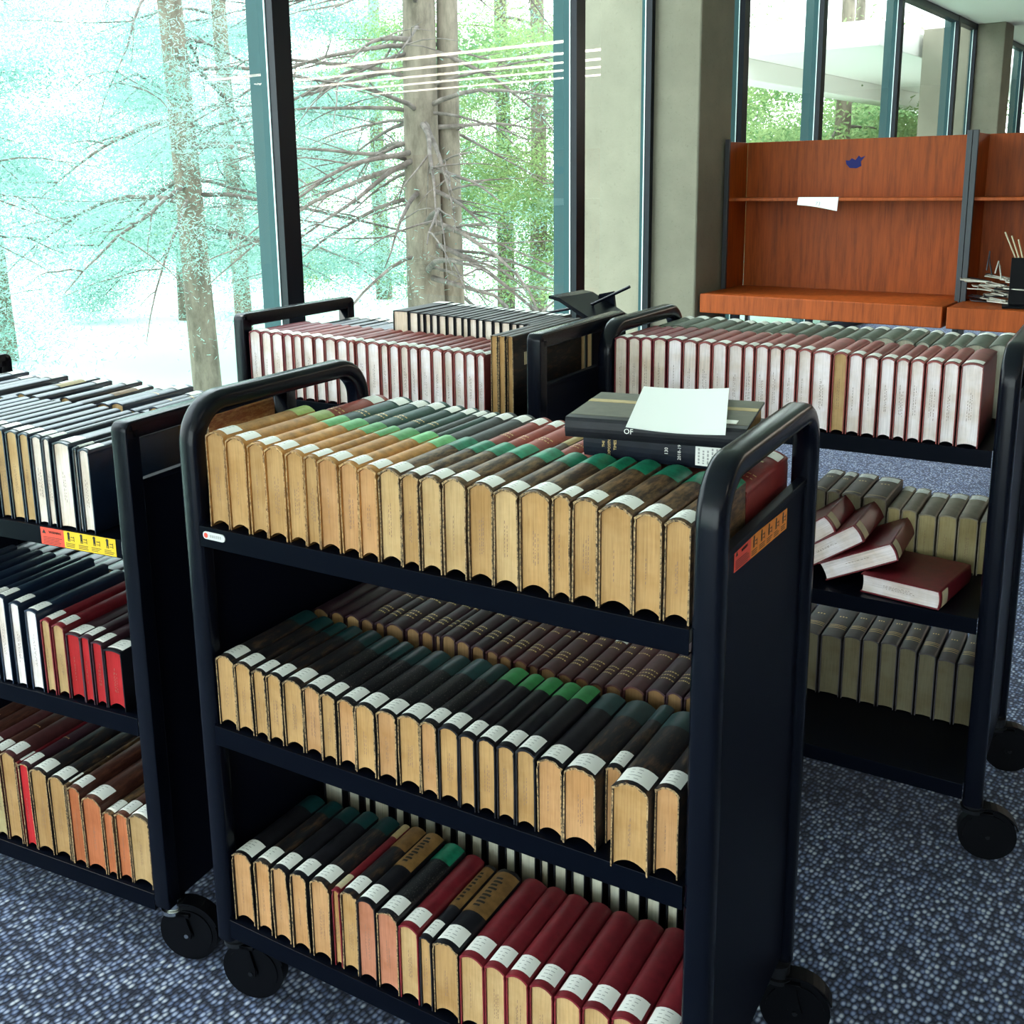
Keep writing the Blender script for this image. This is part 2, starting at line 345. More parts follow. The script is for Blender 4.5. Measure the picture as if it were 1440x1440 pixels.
    if patch:
        p=MB(); strip(p,patch[0]*Ln,patch[1]*Ln,-T2/2+.0006,T2/2-.0006,0,.0007)
        if mark=='gothic':
            for q in range(9):
                yy=(patch[0]+.12*(patch[1]-patch[0])+q*.085*(patch[1]-patch[0]))*Ln; strip(p,yy,yy+.005,-T2*.22,T2*.12*(1 if q%2 else .3),1,.0011,3)
        p.build('spine_label',[M[patch_mat],M['blackink']],root)
    if call:
        p=MB(); w=T2*.43; L=.036; y0=(.006+rnd.uniform(0,.006)) if call=='near' else Ln-L-.008-rnd.uniform(0,.006)
        if lpos: y0=lpos
        strip(p,y0,y0+L,-w,w,0,.0012)
        for q in range(4):
            for h in range(2):
                a0=-w*.6+h*w*.5+rnd.uniform(0,w*.1); yy=y0+.006+q*.0075
                strip(p,yy,yy+.0013,a0,a0+w*rnd.uniform(.2,.45),1,.0015,2)
        p.build('call_number_label',[M[labmat],M['ink']],root)
    if lines:
        p=MB()
        for (fy,kind) in lines:
            yy=fy*Ln
            if kind=='bar': strip(p,yy,yy+.0022,-T2*.42,T2*.42,0,.0009)
            elif kind=='num':
                for h in range(3): strip(p,yy,yy+.006,-T2*.22+h*T2*.15,-T2*.22+h*T2*.15+T2*.08,0,.0009,2)
            else:
                px=-T2*.36
                while px<T2*.34:
                    w=rnd.uniform(.05,.12)*T2; strip(p,yy,yy+.0035,px,min(px+w,T2*.4),0,.0009,2); px+=w+T2*.05
        p.build('gold_lettering',M['gold'],root)
    if stamp:
        p=MB()
        for col in range(rnd.choice((1,2,2,3))):
            px=-.004+col*.0035+rnd.uniform(-.001,.001); zz=zs*rnd.uniform(.28,.34); ztop=zs*rnd.uniform(.58,.7)
            while zz<ztop:
                h=rnd.uniform(.0015,.006); p.add([(px,gap-.0004,zz),(px+.0009,gap-.0004,zz),(px+.0011,gap-.0004,zz+h),(px+.0002,gap-.0004,zz+h)],[(0,1,2,3)]); zz+=h+rnd.uniform(.001,.004)
        p.build('library_stamp',M['stampink'],root)
    return root

def lean_row(prefix): return prefix
def row(pose,xs,zt,z0,y0,Ln,spec,where,group,first=0,zadd=0,jit=.004,fr=False):
    """xs edges of the volumes, zt heights of their board corners, spec(i) -> dict of looks incl. desc"""
    n=len(xs)-1
    for i in range(n):
        d=spec(i)
        if d is None: continue
        d=dict(d); desc=d.pop('desc'); T=(xs[i+1]-xs[i])*d.pop('tk',.97); dy=d.pop('dy',random.uniform(0,jit)); dl=d.pop('dl',0)
        dz=d.pop('dz',0)
        make_book(pose,(xs[i]+xs[i+1])/2,y0+dy,z0+.0004,T,zt[i]-z0+zadd+dz,Ln+dl,label='%s, %s from %s, %s'%(desc,ORD[n-1-i] if fr else ORD[i-first],'right' if fr else 'left',where),group=group,**d)

R={
'At': ( [0.0597,0.1042,0.1506,0.1884,0.2313,0.2688,0.2971,0.3385,0.375,0.4119,0.4531,0.487,0.525,0.5667,0.6096,0.6512,0.7002,0.7298,0.769,0.8189,0.8595,0.897] ,
      [1.096,1.092,1.089,1.087,1.085,1.084,1.082,1.081,1.079,1.079,1.079,1.079,1.08,1.078,1.077,1.079,1.082,1.08,1.076,1.074,1.072,1.071] ),
'Atr': ( [0.0441,0.1035,0.1595,0.2028,0.2465,0.2817,0.3117,0.3354,0.3573,0.3932,0.4312,0.4657,0.4968,0.543,0.5651,0.5982,0.6356,0.6794,0.7232,0.7693,0.8174,0.8737] ,
      [1.077,1.078,1.079,1.08,1.078,1.077,1.076,1.076,1.075,1.074,1.073,1.072,1.071,1.069,1.069,1.067,1.068,1.068,1.066,1.064,1.061,1.058] ),
'Am': ( [0.043,0.0874,0.1275,0.1589,0.1944,0.2384,0.2765,0.3096,0.3464,0.3892,0.4296,0.4728,0.5059,0.5433,0.5737,0.6071,0.6397,0.6738,0.7171,0.7738,0.7997,0.854,0.891] ,
      [0.698,0.696,0.693,0.692,0.69,0.69,0.688,0.685,0.686,0.687,0.689,0.692,0.692,0.691,0.691,0.69,0.693,0.687,0.686,0.691,0.694,0.699,0.699] ),
'Amr': ( [0.043,0.0858,0.1227,0.1589,0.1928,0.2182,0.2633,0.2968,0.3267,0.3415,0.3734,0.4048,0.4343,0.4619,0.4904,0.5198,0.5422,0.5758,0.6063,0.6362,0.6631,0.6956,0.7343,0.7697,0.7989] ,
      [0.703,0.704,0.705,0.706,0.707,0.708,0.71,0.711,0.712,0.713,0.71,0.708,0.705,0.703,0.701,0.7,0.699,0.697,0.696,0.695,0.698,0.702,0.707,0.712,0.712] ),
'Al': ( [0.043,0.0973,0.1403,0.1837,0.2276,0.2777,0.2955,0.3321,0.3731,0.4174,0.4579,0.4831,0.5337,0.5803,0.6195,0.66,0.7017,0.7479,0.7936,0.8401,0.89] ,
      [0.316,0.32,0.323,0.327,0.33,0.33,0.33,0.331,0.324,0.317,0.312,0.31,0.308,0.31,0.311,0.31,0.309,0.311,0.313,0.313,0.313] ),
'Alr': ( [0.043,0.1038,0.1456,0.1696,0.2184,0.2513,0.2869,0.3234,0.3593,0.3929,0.426,0.4643,0.4961,0.5386,0.5636,0.6005,0.634,0.6694,0.7016,0.7369,0.774,0.8043] ,
      [0.316,0.315,0.315,0.315,0.314,0.314,0.314,0.314,0.313,0.313,0.313,0.313,0.313,0.312,0.312,0.312,0.312,0.311,0.311,0.311,0.311,0.311] ),
'Bt': ( [0.591,0.6212,0.6569,0.6902,0.7213,0.7442,0.7969,0.809,0.84] ,
      [1.051,1.048,1.047,1.045,1.044,1.039,1.032,1.031,1.028] ),
'Bm': ( [0.5382,0.5769,0.6169,0.6635,0.691,0.7255,0.7648,0.7914,0.8211,0.8681] ,
      [0.706,0.698,0.689,0.675,0.668,0.658,0.659,0.652,0.643,0.633] ),
'Bl': ( [0.496,0.54,0.55,0.5815,0.6304,0.6773,0.6864,0.7227,0.7773,0.8072,0.8423,0.897] ,
      [0.347,0.338,0.337,0.331,0.324,0.323,0.319,0.304,0.288,0.291,0.294,0.285] ),
'Ct': ( [0.043,0.0867,0.1249,0.1673,0.1998,0.2318,0.2702,0.3058,0.3453,0.382,0.4055,0.4413,0.4828,0.5094,0.5418,0.5697,0.5993,0.6362,0.6707,0.6991,0.7326,0.7639,0.8046,0.8259,0.8471,0.8663] ,
      [1.11,1.109,1.109,1.108,1.107,1.107,1.106,1.105,1.104,1.104,1.103,1.103,1.102,1.101,1.101,1.1,1.1,1.099,1.098,1.098,1.097,1.096,1.148,1.149,1.15,1.151] ),
'Ctr': ( [0.3497,0.4042,0.4369,0.4554,0.476,0.4988,0.526,0.5506,0.575,0.5948,0.621,0.6405,0.6684,0.6918,0.7213] ,
      [1.153,1.151,1.149,1.149,1.148,1.147,1.146,1.145,1.144,1.143,1.142,1.141,1.14,1.139,1.137] ),
'Ft': ( [0.043,0.0795,0.1136,0.1455,0.1821,0.2215,0.2586,0.2935,0.331,0.3679,0.3948,0.4275,0.4583,0.4916,0.5244,0.5683,0.6014,0.634,0.6675,0.7003,0.7286,0.7591,0.7931,0.8264,0.873] ,
      [1.117,1.118,1.119,1.12,1.121,1.12,1.119,1.119,1.118,1.118,1.119,1.119,1.119,1.118,1.117,1.116,1.115,1.113,1.112,1.112,1.112,1.112,1.112,1.113,1.112] ),
'Fm': ( [0.4967,0.5089,0.5436,0.5948,0.6542,0.6869,0.7244,0.7686,0.8135,0.8595] ,
      [0.728,0.727,0.727,0.725,0.707,0.707,0.702,0.705,0.708,0.705] ),
'Fl': ( [0.4997,0.5124,0.569,0.616,0.6588,0.7028,0.7478,0.792,0.8368] ,
      [0.345,0.345,0.353,0.356,0.356,0.353,0.349,0.344,0.344] ),
}


def rowof(key): return R[key]
# --- nearest cart, top shelf, front row
def sAt(i):
    if i<9:
        return dict(desc='tan cloth book with pale green end' if i<2 else 'ochre cloth book with light green end',cover='tan',page='p_tan' if i<6 else 'p_peach',patch=(.74,1) if i>1 else (.8,1),
            patch_mat='tan_patch' if i<2 else 'green_patch',rough=.0012,rim='tanrim',dl=.006 if i<2 else 0)
    return dict(desc='scuffed brown book with teal green end',cover='brown_worn',page='p_cream' if i in(9,11,12,14) else 'p_tan',patch=(.73,1),patch_mat='teal_patch',rough=.0020)
row(PA,*rowof('At'),Z1,.006,.222,sAt,'front row, nearest cart top shelf','books in the front row of the nearest cart top shelf')
def sAtr(i):
    g=[(.30,'t'),(.36,'t')]
    if i==0: return dict(desc='faded red book with white label',cover='brick',page='p_dim',call='far',lines=g)
    if i<6: return dict(desc='dark green book with gilt title',cover='dkgreen',page='p_peach' if i<2 else 'p_dim',call='far',lines=g)
    if i<9: return dict(desc='blackish green book with white label',cover='dkgreen' if i==7 else 'grey',page='p_dim',call='far')
    if i==9: return dict(desc='thick dark grey book',cover='grey',page='p_dim',call='far')
    if i==13: return dict(desc='grey book with cream spine panel',cover='umber',page='p_dim',call=None,patch=(.4,.95),patch_mat='cream_patch')
    if i==21: return dict(desc='thick deep red book with gilt title',cover='redbig',page='p_dim',call='far',lines=[(.22,'t'),(.3,'t'),(.62,'num')],dz=.0,tk=.98)
    if i<16: return dict(desc='brick red book with gilt title',cover='brick',page='p_peach',call='far',lines=g)
    return dict(desc='book partly under the lying volumes',cover='brick' if i>17 else 'umber',page='p_peach',call='far')
row(PA,R['Atr'][0][:-1]+[.840,.893],[z-.006 for z in R['Atr'][1]]+[1.05],Z1,.246,.218,sAtr,'rear row, nearest cart top shelf','books in the rear row of the nearest cart top shelf')
def sAm(i):
    if i<5: return dict(desc='scuffed black leather book',cover='black_worn',page='p_tan',patch=(.78,1),patch_mat='dark_teal',rough=.0014)
    if i<12: return dict(desc='black speckled book with teal end',cover='marbled',page='p_peach' if i%2 else 'p_tan',patch=(.72,1),patch_mat='dark_teal',rough=.0018)
    if i<17: return dict(desc='black book with bright green end',cover='black_calf',page='p_tan',patch=(.78,1),patch_mat='bright_green',rough=.001)
    if i==19: return dict(desc='recessed black book with teal end',cover='black_worn',page='p_peach',patch=(.74,1),patch_mat='dark_teal',rough=.002,dy=.028,dl=-.02)
    if i==20: return dict(desc='jutting black book with frayed spine',cover='black_worn',page='p_tan',patch=(.78,1),patch_mat='dark_teal',rough=.0028,dy=-.012)
    return dict(desc='thick black book with dark teal end',cover='black_worn' if i!=17 else 'black_calf',page='p_peach',patch=(.75,1),patch_mat='dark_teal',rough=.0024)
xs,zt=R['Am']; xs=list(xs); xs[19]=.770; xs[20]=.797
row(PA,xs,zt,Z2,.006,.222,sAm,'front row, nearest cart middle shelf','books in the front row of the nearest cart middle shelf')
def sAmr(i):
    if i<3: return dict(desc='plain dark book with creamy page edges',cover='purple',page='p_cream',call=None,stamp=False)
    c='purple' if i<12 else ('purple_red' if i<22 else 'purple')
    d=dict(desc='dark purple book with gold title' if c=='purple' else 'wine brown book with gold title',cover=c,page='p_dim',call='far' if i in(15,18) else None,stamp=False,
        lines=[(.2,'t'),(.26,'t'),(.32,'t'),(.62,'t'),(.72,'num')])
    return d
xs,zt=R['Amr']; xs=list(xs)+[.832,.866,.897]; zt=list(zt)+[.712]*3
row(PA,xs,[z-.012 for z in zt],Z2,.262,.208,sAmr,'rear row, nearest cart middle shelf','books in the rear row of the nearest cart middle shelf')
def sAl(i):
    if i<5: return dict(desc='old black book with frayed spine',cover='black_worn' if i in(1,4) else 'black_calf',page='p_peach',rough=.0022,tk=.86,patch=(.8,1),patch_mat='dark_teal')
    return {5:dict(desc='thin maroon book with cream label',cover='maroon',page='p_tan',labmat='creamlabel',patch=(.8,1),patch_mat='cream_patch',rough=.001),
     6:dict(desc='black book with tan spine panel',cover='black_worn',page='p_tan',patch=(.68,1),patch_mat='gold_patch',rough=.0018),
     7:dict(desc='black book with long ochre panel',cover='black_calf',page='p_pink',patch=(.5,1),patch_mat='gold_patch',rough=.0012,mark='gothic'),
     8:dict(desc='black speckled book with green end',cover='marbled',page='p_pink',patch=(.76,1),patch_mat='teal_patch',rough=.0018),
     9:dict(desc='maroon book beside the speckled one',cover='maroon',page='p_cream'),
     10:dict(desc='black book with gothic ochre panel',cover='black_calf',page='p_tan',patch=(.42,.96),patch_mat='gold_patch',mark='gothic',rough=.001),
     11:dict(desc='thick black book, gothic ochre panel',cover='black_calf',page='p_tan',patch=(.42,.96),patch_mat='gold_patch',mark='gothic',rough=.0014)}.get(i) or dict(desc='clean maroon cloth book',cover='maroon',page='p_cream',dl=.004,lpos=.012)
row(PA,*rowof('Al'),Z3,.006,.208,sAl,'front row, nearest cart bottom shelf','books in the front row of the nearest cart bottom shelf')
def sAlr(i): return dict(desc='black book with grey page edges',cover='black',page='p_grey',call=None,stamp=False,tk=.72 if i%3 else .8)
xs,zt=R['Alr']; xs=list(xs)+[.84,.874]; zt=list(zt)+[.31]*2
row(PA,xs,[z+.035 for z in zt],Z3,.262,.208,sAlr,'rear row, nearest cart bottom shelf','books in the rear row of the nearest cart bottom shelf')

# --- left cart
def fill(x0,x1,n,seed=0):
    r=random.Random(seed); w=[r.uniform(.8,1.2) for _ in range(n)]; t=sum(w); o=[x0]
    for a in w: o.append(o[-1]+a/t*(x1-x0))
    return o
xs=fill(.076,R['Bt'][0][0],16,1)[:-1]+list(R['Bt'][0]); zt=[1.052]*16+list(R['Bt'][1])
f0=9
row(PB,xs,zt,BZ1,.006,.235,lambda i: None if i<f0 else dict(desc='glossy black book with cream pages',cover='blueblack',page='p_cream' if i<19 else 'p_pale',tk=.9 if i%3 else .82,hollow=.002,rise=.004),
    'front row, left cart top shelf','books in the front row of the left cart top shelf',first=f0,fr=True)
xs=fill(.076,.80,21,2)
row(PB,xs+[.85,.895],[1.045+.008*math.sin(i*1.7) for i in range(24)],BZ1,.262,.215,lambda i: dict(desc='worn orange brown leather book',cover='orange_leather',page='p_dim',call='far' if i==22 else None,rough=.002) if i>20 else
    dict(desc='blackish book with tan spine panel' if i in(3,8,13) else 'blue black book with white label',cover='blueblack',page='p_cream',call='far',patch=(.45,.8) if i in(3,8,13) else None,patch_mat='gold_patch' if i!=8 else 'cream_patch',rise=.005,lines=[(.5,'t')] if i>15 else None),
    'rear row, left cart top shelf','books in the rear row of the left cart top shelf',fr=True)
xm,zm=R['Bm']; xs=fill(.30,xm[0],6,3)[:-1]+list(xm); zt=[.70]*6+list(zm)
def sBm(i):
    if i<9: return dict(desc='glossy black book with white pages',cover='blueblack',page='p_white' if i>3 else 'p_cream',tk=.72,hollow=.002,rise=.004)
    if i<11: return dict(desc='maroon book with cream pages',cover='maroon',page='p_cream')
    if i<12: return dict(desc='dark book with red page edges',cover='purple',page='p_red',rise=.003)
    return dict(desc='dark book with red page edges',cover='purple',page='p_red',rise=.003) if i<14 else dict(desc='dark book beside the end frame',cover='black',page='p_red',rise=.003)
row(PB,xs,zt,BZ2,.006,.235,sBm,'front row, left cart middle shelf','books in the front row of the left cart middle shelf',fr=True)
row(PB,fill(.25,.895,17,5),[.672+.004*math.sin(i) for i in range(18)],BZ2,.262,.215,lambda i: dict(desc='blue black book with glossy spine',cover='blueblack',page='p_cream',call=None,rise=.003,stamp=False),
    'rear row, left cart middle shelf','books in the rear row of the left cart middle shelf',fr=True)
xl,zl=R['Bl']; xs=fill(.33,xl[0],4,6)[:-1]+list(xl); zt=[.345]*4+list(zl)
spb=['p_tan','p_khaki','p_cream','p_khaki','p_tan','p_red','p_red','p_tan','p_tan','p_cream','p_orange','p_orange','p_orange','p_orange','p_cream','p_cream']
cvb=['brownred','brownred','purple_red','brownred','purple_red','maroon','purple','black_worn','black_worn','brown_worn','brownred','brownred','brown_worn','brownred','umber','umber']
dsb={'p_tan':'old brown book, tan page edges','p_khaki':'old brown book, greyish page edges','p_cream':'old brown book, cream page edges','p_red':'dark book with bright red edges','p_orange':'brown leather book, orange page edges'}
row(PB,xs,zt,BZ3,.006,.225,lambda i: dict(desc=dsb[spb[i]],cover=cvb[i],page=spb[i],rough=.0014,lines=[(.5,'t')] if i%3==0 else None),'front row, left cart bottom shelf','books in the front row of the left cart bottom shelf',fr=True)
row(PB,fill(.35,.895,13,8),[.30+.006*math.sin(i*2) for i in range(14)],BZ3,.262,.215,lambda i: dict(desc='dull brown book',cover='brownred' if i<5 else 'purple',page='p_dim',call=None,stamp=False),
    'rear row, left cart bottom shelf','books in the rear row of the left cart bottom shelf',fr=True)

# --- back-left cart
xc,zc=R['Ct']
row(PC,xc[:22]+[.7885],zc[:23],Z1,.006,.215,lambda i: dict(desc='dark maroon book with whitish pages',cover='maroon_worn' if i>3 else 'maroon',page='p_white',rise=.006,hollow=.003,tk=.93),
    'front row, back-left cart top shelf','maroon books in the front row of the back-left cart')
row(PC,xc[22:],[1.148]*4,Z1,.004,.36,lambda i: dict(desc='tall black book with orange tan pages',cover='black_worn',page='p_orange' if i==9 else 'p_tan',call=None,rise=.001,hollow=.001,stamp=False,rough=.002,tk=.93),
    'folios, back-left cart right end','tall folio volumes at the right end of the back-left cart')
fol=[o for o in COL.objects if o.get('group','').startswith('tall folio')][-1]
p=MB(); p.box(.0098,.0110,.05,.075,.135,.165); p.build('spine_sticker',M['creamlabel'],fol)
row(PC,fill(.043,.345,9,11),[1.095+.003*math.sin(i) for i in range(10)],Z1,.262,.205,lambda i: dict(desc='blue black book with white label',cover='blueblack',page='p_cream',call='far',rise=.004,stamp=False),
    'rear row, back-left cart top shelf','small dark books in the rear row of the back-left cart')
xr,zr=R['Ctr']; xs=list(xr)+[.742,.763,.782]
row(PC,xs,list(zr)+[1.137]*3,Z1,.246,.232,lambda i: dict(desc='tall black book with cream pages',cover='black',page='p_pale',call='far',rise=.001,hollow=.001,tk=.93,stamp=False,dz=.004),
    'behind maroons, back-left cart','tall black books in the rear row of the back-left cart')
row(PC,[.786,.808,.83,.852,.874,.893],[1.12]*6,Z1,.372,.105,lambda i: dict(desc='short dark book with white label',cover='greenspine' if i%2 else 'black',page='p_cream',call='far',rise=.003,stamp=False),
    'behind folios, back-left cart','short books behind the folios of the back-left cart')

# --- right cart
row(PF,*rowof('Ft'),Z1,.006,.218,lambda i: dict(desc='bright maroon book with pale pages' if i<5 else 'faded maroon book with pale pages',cover='maroon' if i<5 else 'maroon_worn',page='p_cream' if i==15 else ('p_pale' if i<4 else 'p_white'),hollow=.004,rise=.005,tk=.93,lpos=.008),
    'front row, right cart top shelf','maroon books in the front row of the right cart top shelf')
row(PF,fill(.043,.893,21,13),[1.113+.003*math.sin(i) for i in range(22)],Z1,.262,.208,lambda i: dict(desc='grey green book with white label',cover='greenspine',page='p_grey',call='far',rise=.007,stamp=False),
    'rear row, right cart top shelf','grey green books in the rear row of the right cart top shelf')
xf,zf=R['Fm']
row(PF,[.465]+xf[1:]+[.893],[zf[0]]+zf[1:]+[.7],Z2,.262,.206,lambda i: dict(desc='large grey brown book' if i<4 else 'smaller khaki book with white label',cover='umber' if i<4 else 'khaki',page='p_olive' if i<4 else 'p_khaki',call='far',rise=.004,hollow=.002,tk=.93,lines=[(.08,'bar'),(.6,'num')] if i<4 else None),
    'rear row, right cart middle shelf','upright books in the rear row of the right cart middle shelf',fr=True)
xg,zg=R['Fl']
row(PF,[.40,.455]+xg[1:]+[.88],[.345,.345]+zg[1:]+[.335],Z3,.262,.206,lambda i: dict(desc='slate brown book with gold bands',cover='slate',page='p_olive',call=None,rise=.004,hollow=.002,tk=.92,lines=[(.26,'bar'),(.31,'bar'),(.35,'bar'),(.62,'num')],stamp=False),
    'rear row, right cart bottom shelf','books in the rear row of the right cart bottom shelf',fr=True)
G='maroon books lying on the right cart middle shelf'
mk=dict(cover='maroon',page='p_white',rise=.003,hollow=.002,group=G,labmat='creamlabel')
make_book(PF,.652,.03,Z2+.0235,.044,.172,.21,label='maroon book lying flat and askew on the right cart middle shelf',lean=PI/2,spin=-.16,**mk)
make_book(PF,.562,.045,Z2+.026,.044,.172,.21,label='leaning maroon book beside the flat one, rightmost of the leaning three',lean=math.radians(64),spin=.02,**mk)
make_book(PF,.500,.06,Z2+.033,.046,.165,.21,label='middle one of the three leaning maroon books on the right cart',lean=math.radians(55),**mk)
make_book(PF,.437,.075,Z2+.033,.046,.165,.21,label='leftmost visible leaning maroon book on the right cart middle shelf',lean=math.radians(52),**mk)

# --- two volumes lying on the nearest cart, and the sheet on them
def lying(name,label,pose,cx,cy,z,Ln,W,T,spin,cover,page,extras,group):
    """lies on its side, spine towards the viewer; origin at the middle of the spine, at the bottom"""
    r=empty(name,pose.w(cx,cy,z),pose.rz+spin,label,'book',group)
    c=MB(); th=.003
    sp=[(0+.004*(1-(2*i/6-1)**2)*-1, T*i/6) for i in range(7)]        # (y,z) bowed spine
    prof=[(W,0)]+sp+[(W,T),(W,T-th)]+[(y+.004,min(max(zz,th),T-th)) for y,zz in sp[::-1]]+[(W,th)]
    c.prism(prof[::-1],'x',-Ln/2,Ln/2); c.build('cover',M[cover],r,bevel=.0008)
    p=MB(); h=Ln/2-.004; prof=[(W-.004,th+.0003),(W-.009,T/2),(W-.004,T-th-.0003),(.006,T-th-.0003),(.006,th+.0003)]
    p.prism(prof,'x',-h,h); p.build('page_block',M[page],r)
    extras(r,Ln,W,T); return r
G='volumes lying on top of the nearest cart'
def exA(r,Ln,W,T):
    def on(x,z,rot=PI/2): return Matrix.Translation((x,-.0046,z))@Matrix.Rotation(PI/2,4,'X')@Matrix.Rotation(rot,4,'Z')
    for i,(t,s) in enumerate((('THE',.0055),('EXPOSITORY',.0062),('TIMES',.0062))): text('spine_title',t,s,M['gold'],r,on(-Ln/2+.034+i*.0095,T/2))
    text('volume_number','130',.0075,M['whiteink'],r,on(.012,T/2)); text('year_lettering','2018-19',.0070,M['whiteink'],r,on(.032,T/2))
    p=MB(); p.box(Ln/2-.066,Ln/2-.020,-.0052,-.003,.006,T-.006,0)
    rr=random.Random(3)
    for k in range(6):
        zz=.009
        while zz<T-.014:
            hh=rr.uniform(.002,.005); p.box(Ln/2-.062+k*.0068,Ln/2-.0595+k*.0068,-.0055,-.0051,zz,zz+hh,1); zz+=hh+.0015
    p.build('call_number_label',[M['label'],M['ink']],r)
lying('book','navy black bound volume lettered THE EXPOSITORY TIMES, beneath the grey book',PA,.760,.243,1.0805,.245,.175,.044,.03,'navy','p_cream',exA,G)
def exB(r,Ln,W,T):
    p=MB(); p.box(-Ln/2+.001,Ln/2-.001,.020,W-.001,T-.0005,T+.0006); p.build('cloth_board',M['greycover'],r)
    p=MB(); p.box(-Ln/2+.001,Ln/2-.001,W*.60,W*.70,T,T+.0012); p.build('cover_stripe',M['cream_patch'],r)
    p=MB(); p.box(Ln/2-.055,Ln/2-.018,.024,.045,T,T+.0014); p.build('call_number_label',M['label'],r)
    text('spine_lettering','OF THE SOCIETY'[:2],.011,M['whiteink'],r,Matrix.Translation((-.035,-.0046,T/2))@Matrix.Rotation(PI/2,4,'X'))
M['greycover']=cloth('grey_book_cloth',(.12,.115,.085),.02,.6,.15)
lying('book','grey clothbound volume with pale stripe lying under the white sheet',PA,.772,.186,1.1265,.262,.19,.030,.16,'black','p_tan',exB,G)
def sheet(name,label,corners,m,curl=.006,N=10,cat='paper',thick=.0004,group=None):
    a,b,c,d=[Vector(p) for p in corners]; mb=MB(); vs=[]
    for i in range(N+1):
        for j in range(N+1):
            u,v=i/N,j/N; p=(a*(1-u)+b*u)*(1-v)+(d*(1-u)+c*u)*v
            p=p+Vector((0,0,curl*(math.sin(u*PI*1.0)*-.5+.25*math.cos(v*PI)+.25))); vs.append(p)
    K=(N+1)**2; f=[(i*(N+1)+j,(i+1)*(N+1)+j,(i+1)*(N+1)+j+1,i*(N+1)+j+1) for i in range(N) for j in range(N)]
    mb.add(vs,f,0,True); mb.add([(x,y,z-thick) for x,y,z in vs],[q[::-1] for q in f],0,True)
    o=mb.build(name,m); tag(o,label,cat,group); return o
M['paper']=mat('white_paper',(.93,.95,.93),.6)
W=[PA.w(x,y,1.1620) for x,y in ((.672,.390),(.800,.437),(.893,.140),(.757,.122))]
sheet('paper_sheet','blank white sheet lying on the grey volume atop the nearest cart',W,M['paper'],.006)

# ---------------------------------------------------------------- the room
GY=3.40; CEIL=3.36; XB,XE,YS=-5.0,24.0,-9.0
def struct(name,mb,m,parent=None,bevel=0):
    o=mb.build(name,m,parent,bevel); o['kind']='structure'; return o
def concrete(name,c):
    m=mat(name,c,.85,spec=.2); v=coords(m); n=noise(m,v,3,6,.6); g=noise(m,v,60,3,.6)
    a=ramp(m,n,[(.3,tuple(x*.86 for x in c)),(.7,tuple(min(1,x*1.1) for x in c))]); b=ramp(m,g,[(.30,(.55,.55,.55)),(.38,(1,1,1))])
    mx=nd(m,'ShaderNodeMix',data_type='RGBA',blend_type='MULTIPLY'); mx.inputs[0].default_value=.35; lk(m,a,mx.inputs[6]); lk(m,b,mx.inputs[7]); setcol(m,mx.outputs[2])
    bump(m,g,.3,.004); return m
M['concrete']=concrete('speckled_concrete',(.22,.20,.15))
M['plaster']=mat('cream_ceiling_plaster',(.82,.77,.66),.9)
M['wallpaint']=mat('beige_wall_paint',(.45,.38,.28),.9)
M['frame']=mat('dark_bronze_window_frame',(.003,.005,.010),.35,spec=.2)
M['fin']=mat('blue_green_outer_frame',(.025,.066,.070),.6,spec=.15)
M['gasket']=mat('pale_glass_edge',(.55,.68,.68),.3)
# carpet of looped pile: rows of pale and dark nubs
m=mat('blue_grey_loop_carpet',(.1,.12,.18),.95,spec=.15); v=coords(m,(1,1,1)); 
rot=nd(m,'ShaderNodeMapping'); rot.inputs['Rotation'].default_value=(0,0,math.radians(-84)); rot.inputs['Scale'].default_value=(66,98,66); lk(m,v,rot.inputs['Vector'])
vo=nd(m,'ShaderNodeTexVoronoi'); vo.inputs['Scale'].default_value=1; vo.inputs['Randomness'].default_value=.55; lk(m,rot.outputs[0],vo.inputs['Vector'])
col=ramp(m,vo.outputs['Distance'],[(.20,(.34,.38,.47)),(.42,(.08,.105,.17)),(.60,(.001,.003,.010))])
sep=nd(m,'ShaderNodeSeparateColor'); lk(m,vo.outputs['Color'],sep.inputs[0])
tint=ramp(m,sep.outputs[0],[(.15,(.45,.52,.68)),(.5,(.8,.84,.95)),(.85,(1.2,1.16,1.06))])
mx=nd(m,'ShaderNodeMix',data_type='RGBA',blend_type='MULTIPLY'); mx.inputs[0].default_value=1; lk(m,col,mx.inputs[6]); lk(m,tint,mx.inputs[7]); setcol(m,mx.outputs[2])
inv=nd(m,'ShaderNodeMath',operation='SUBTRACT'); inv.inputs[0].default_value=1; lk(m,vo.outputs['Distance'],inv.inputs[1]); bump(m,inv.outputs[0],.8,.004); M['carpet']=m; bs=m.node_tree.nodes['Principled BSDF']; bs.inputs['Sheen Weight'].default_value=.32; bs.inputs['Sheen Roughness'].default_value=.5; bs.inputs['Sheen Tint'].default_value=(.6,.65,.9,1)
mb=MB(); mb.box(XB,XE,YS,GY+.05,-.1,0); struct('floor',mb,M['carpet'])
mb=MB(); mb.box(XB,XE,YS,GY+.12,CEIL,CEIL+.2); struct('ceiling',mb,M['plaster'])
mb=MB(); mb.box(XE,XE+.2,YS,GY,0,CEIL); struct('wall_far',mb,M['wallpaint'])
mb=MB(); mb.box(XB,XE,YS-.2,YS,0,CEIL); struct('wall_right',mb,M['wallpaint'])
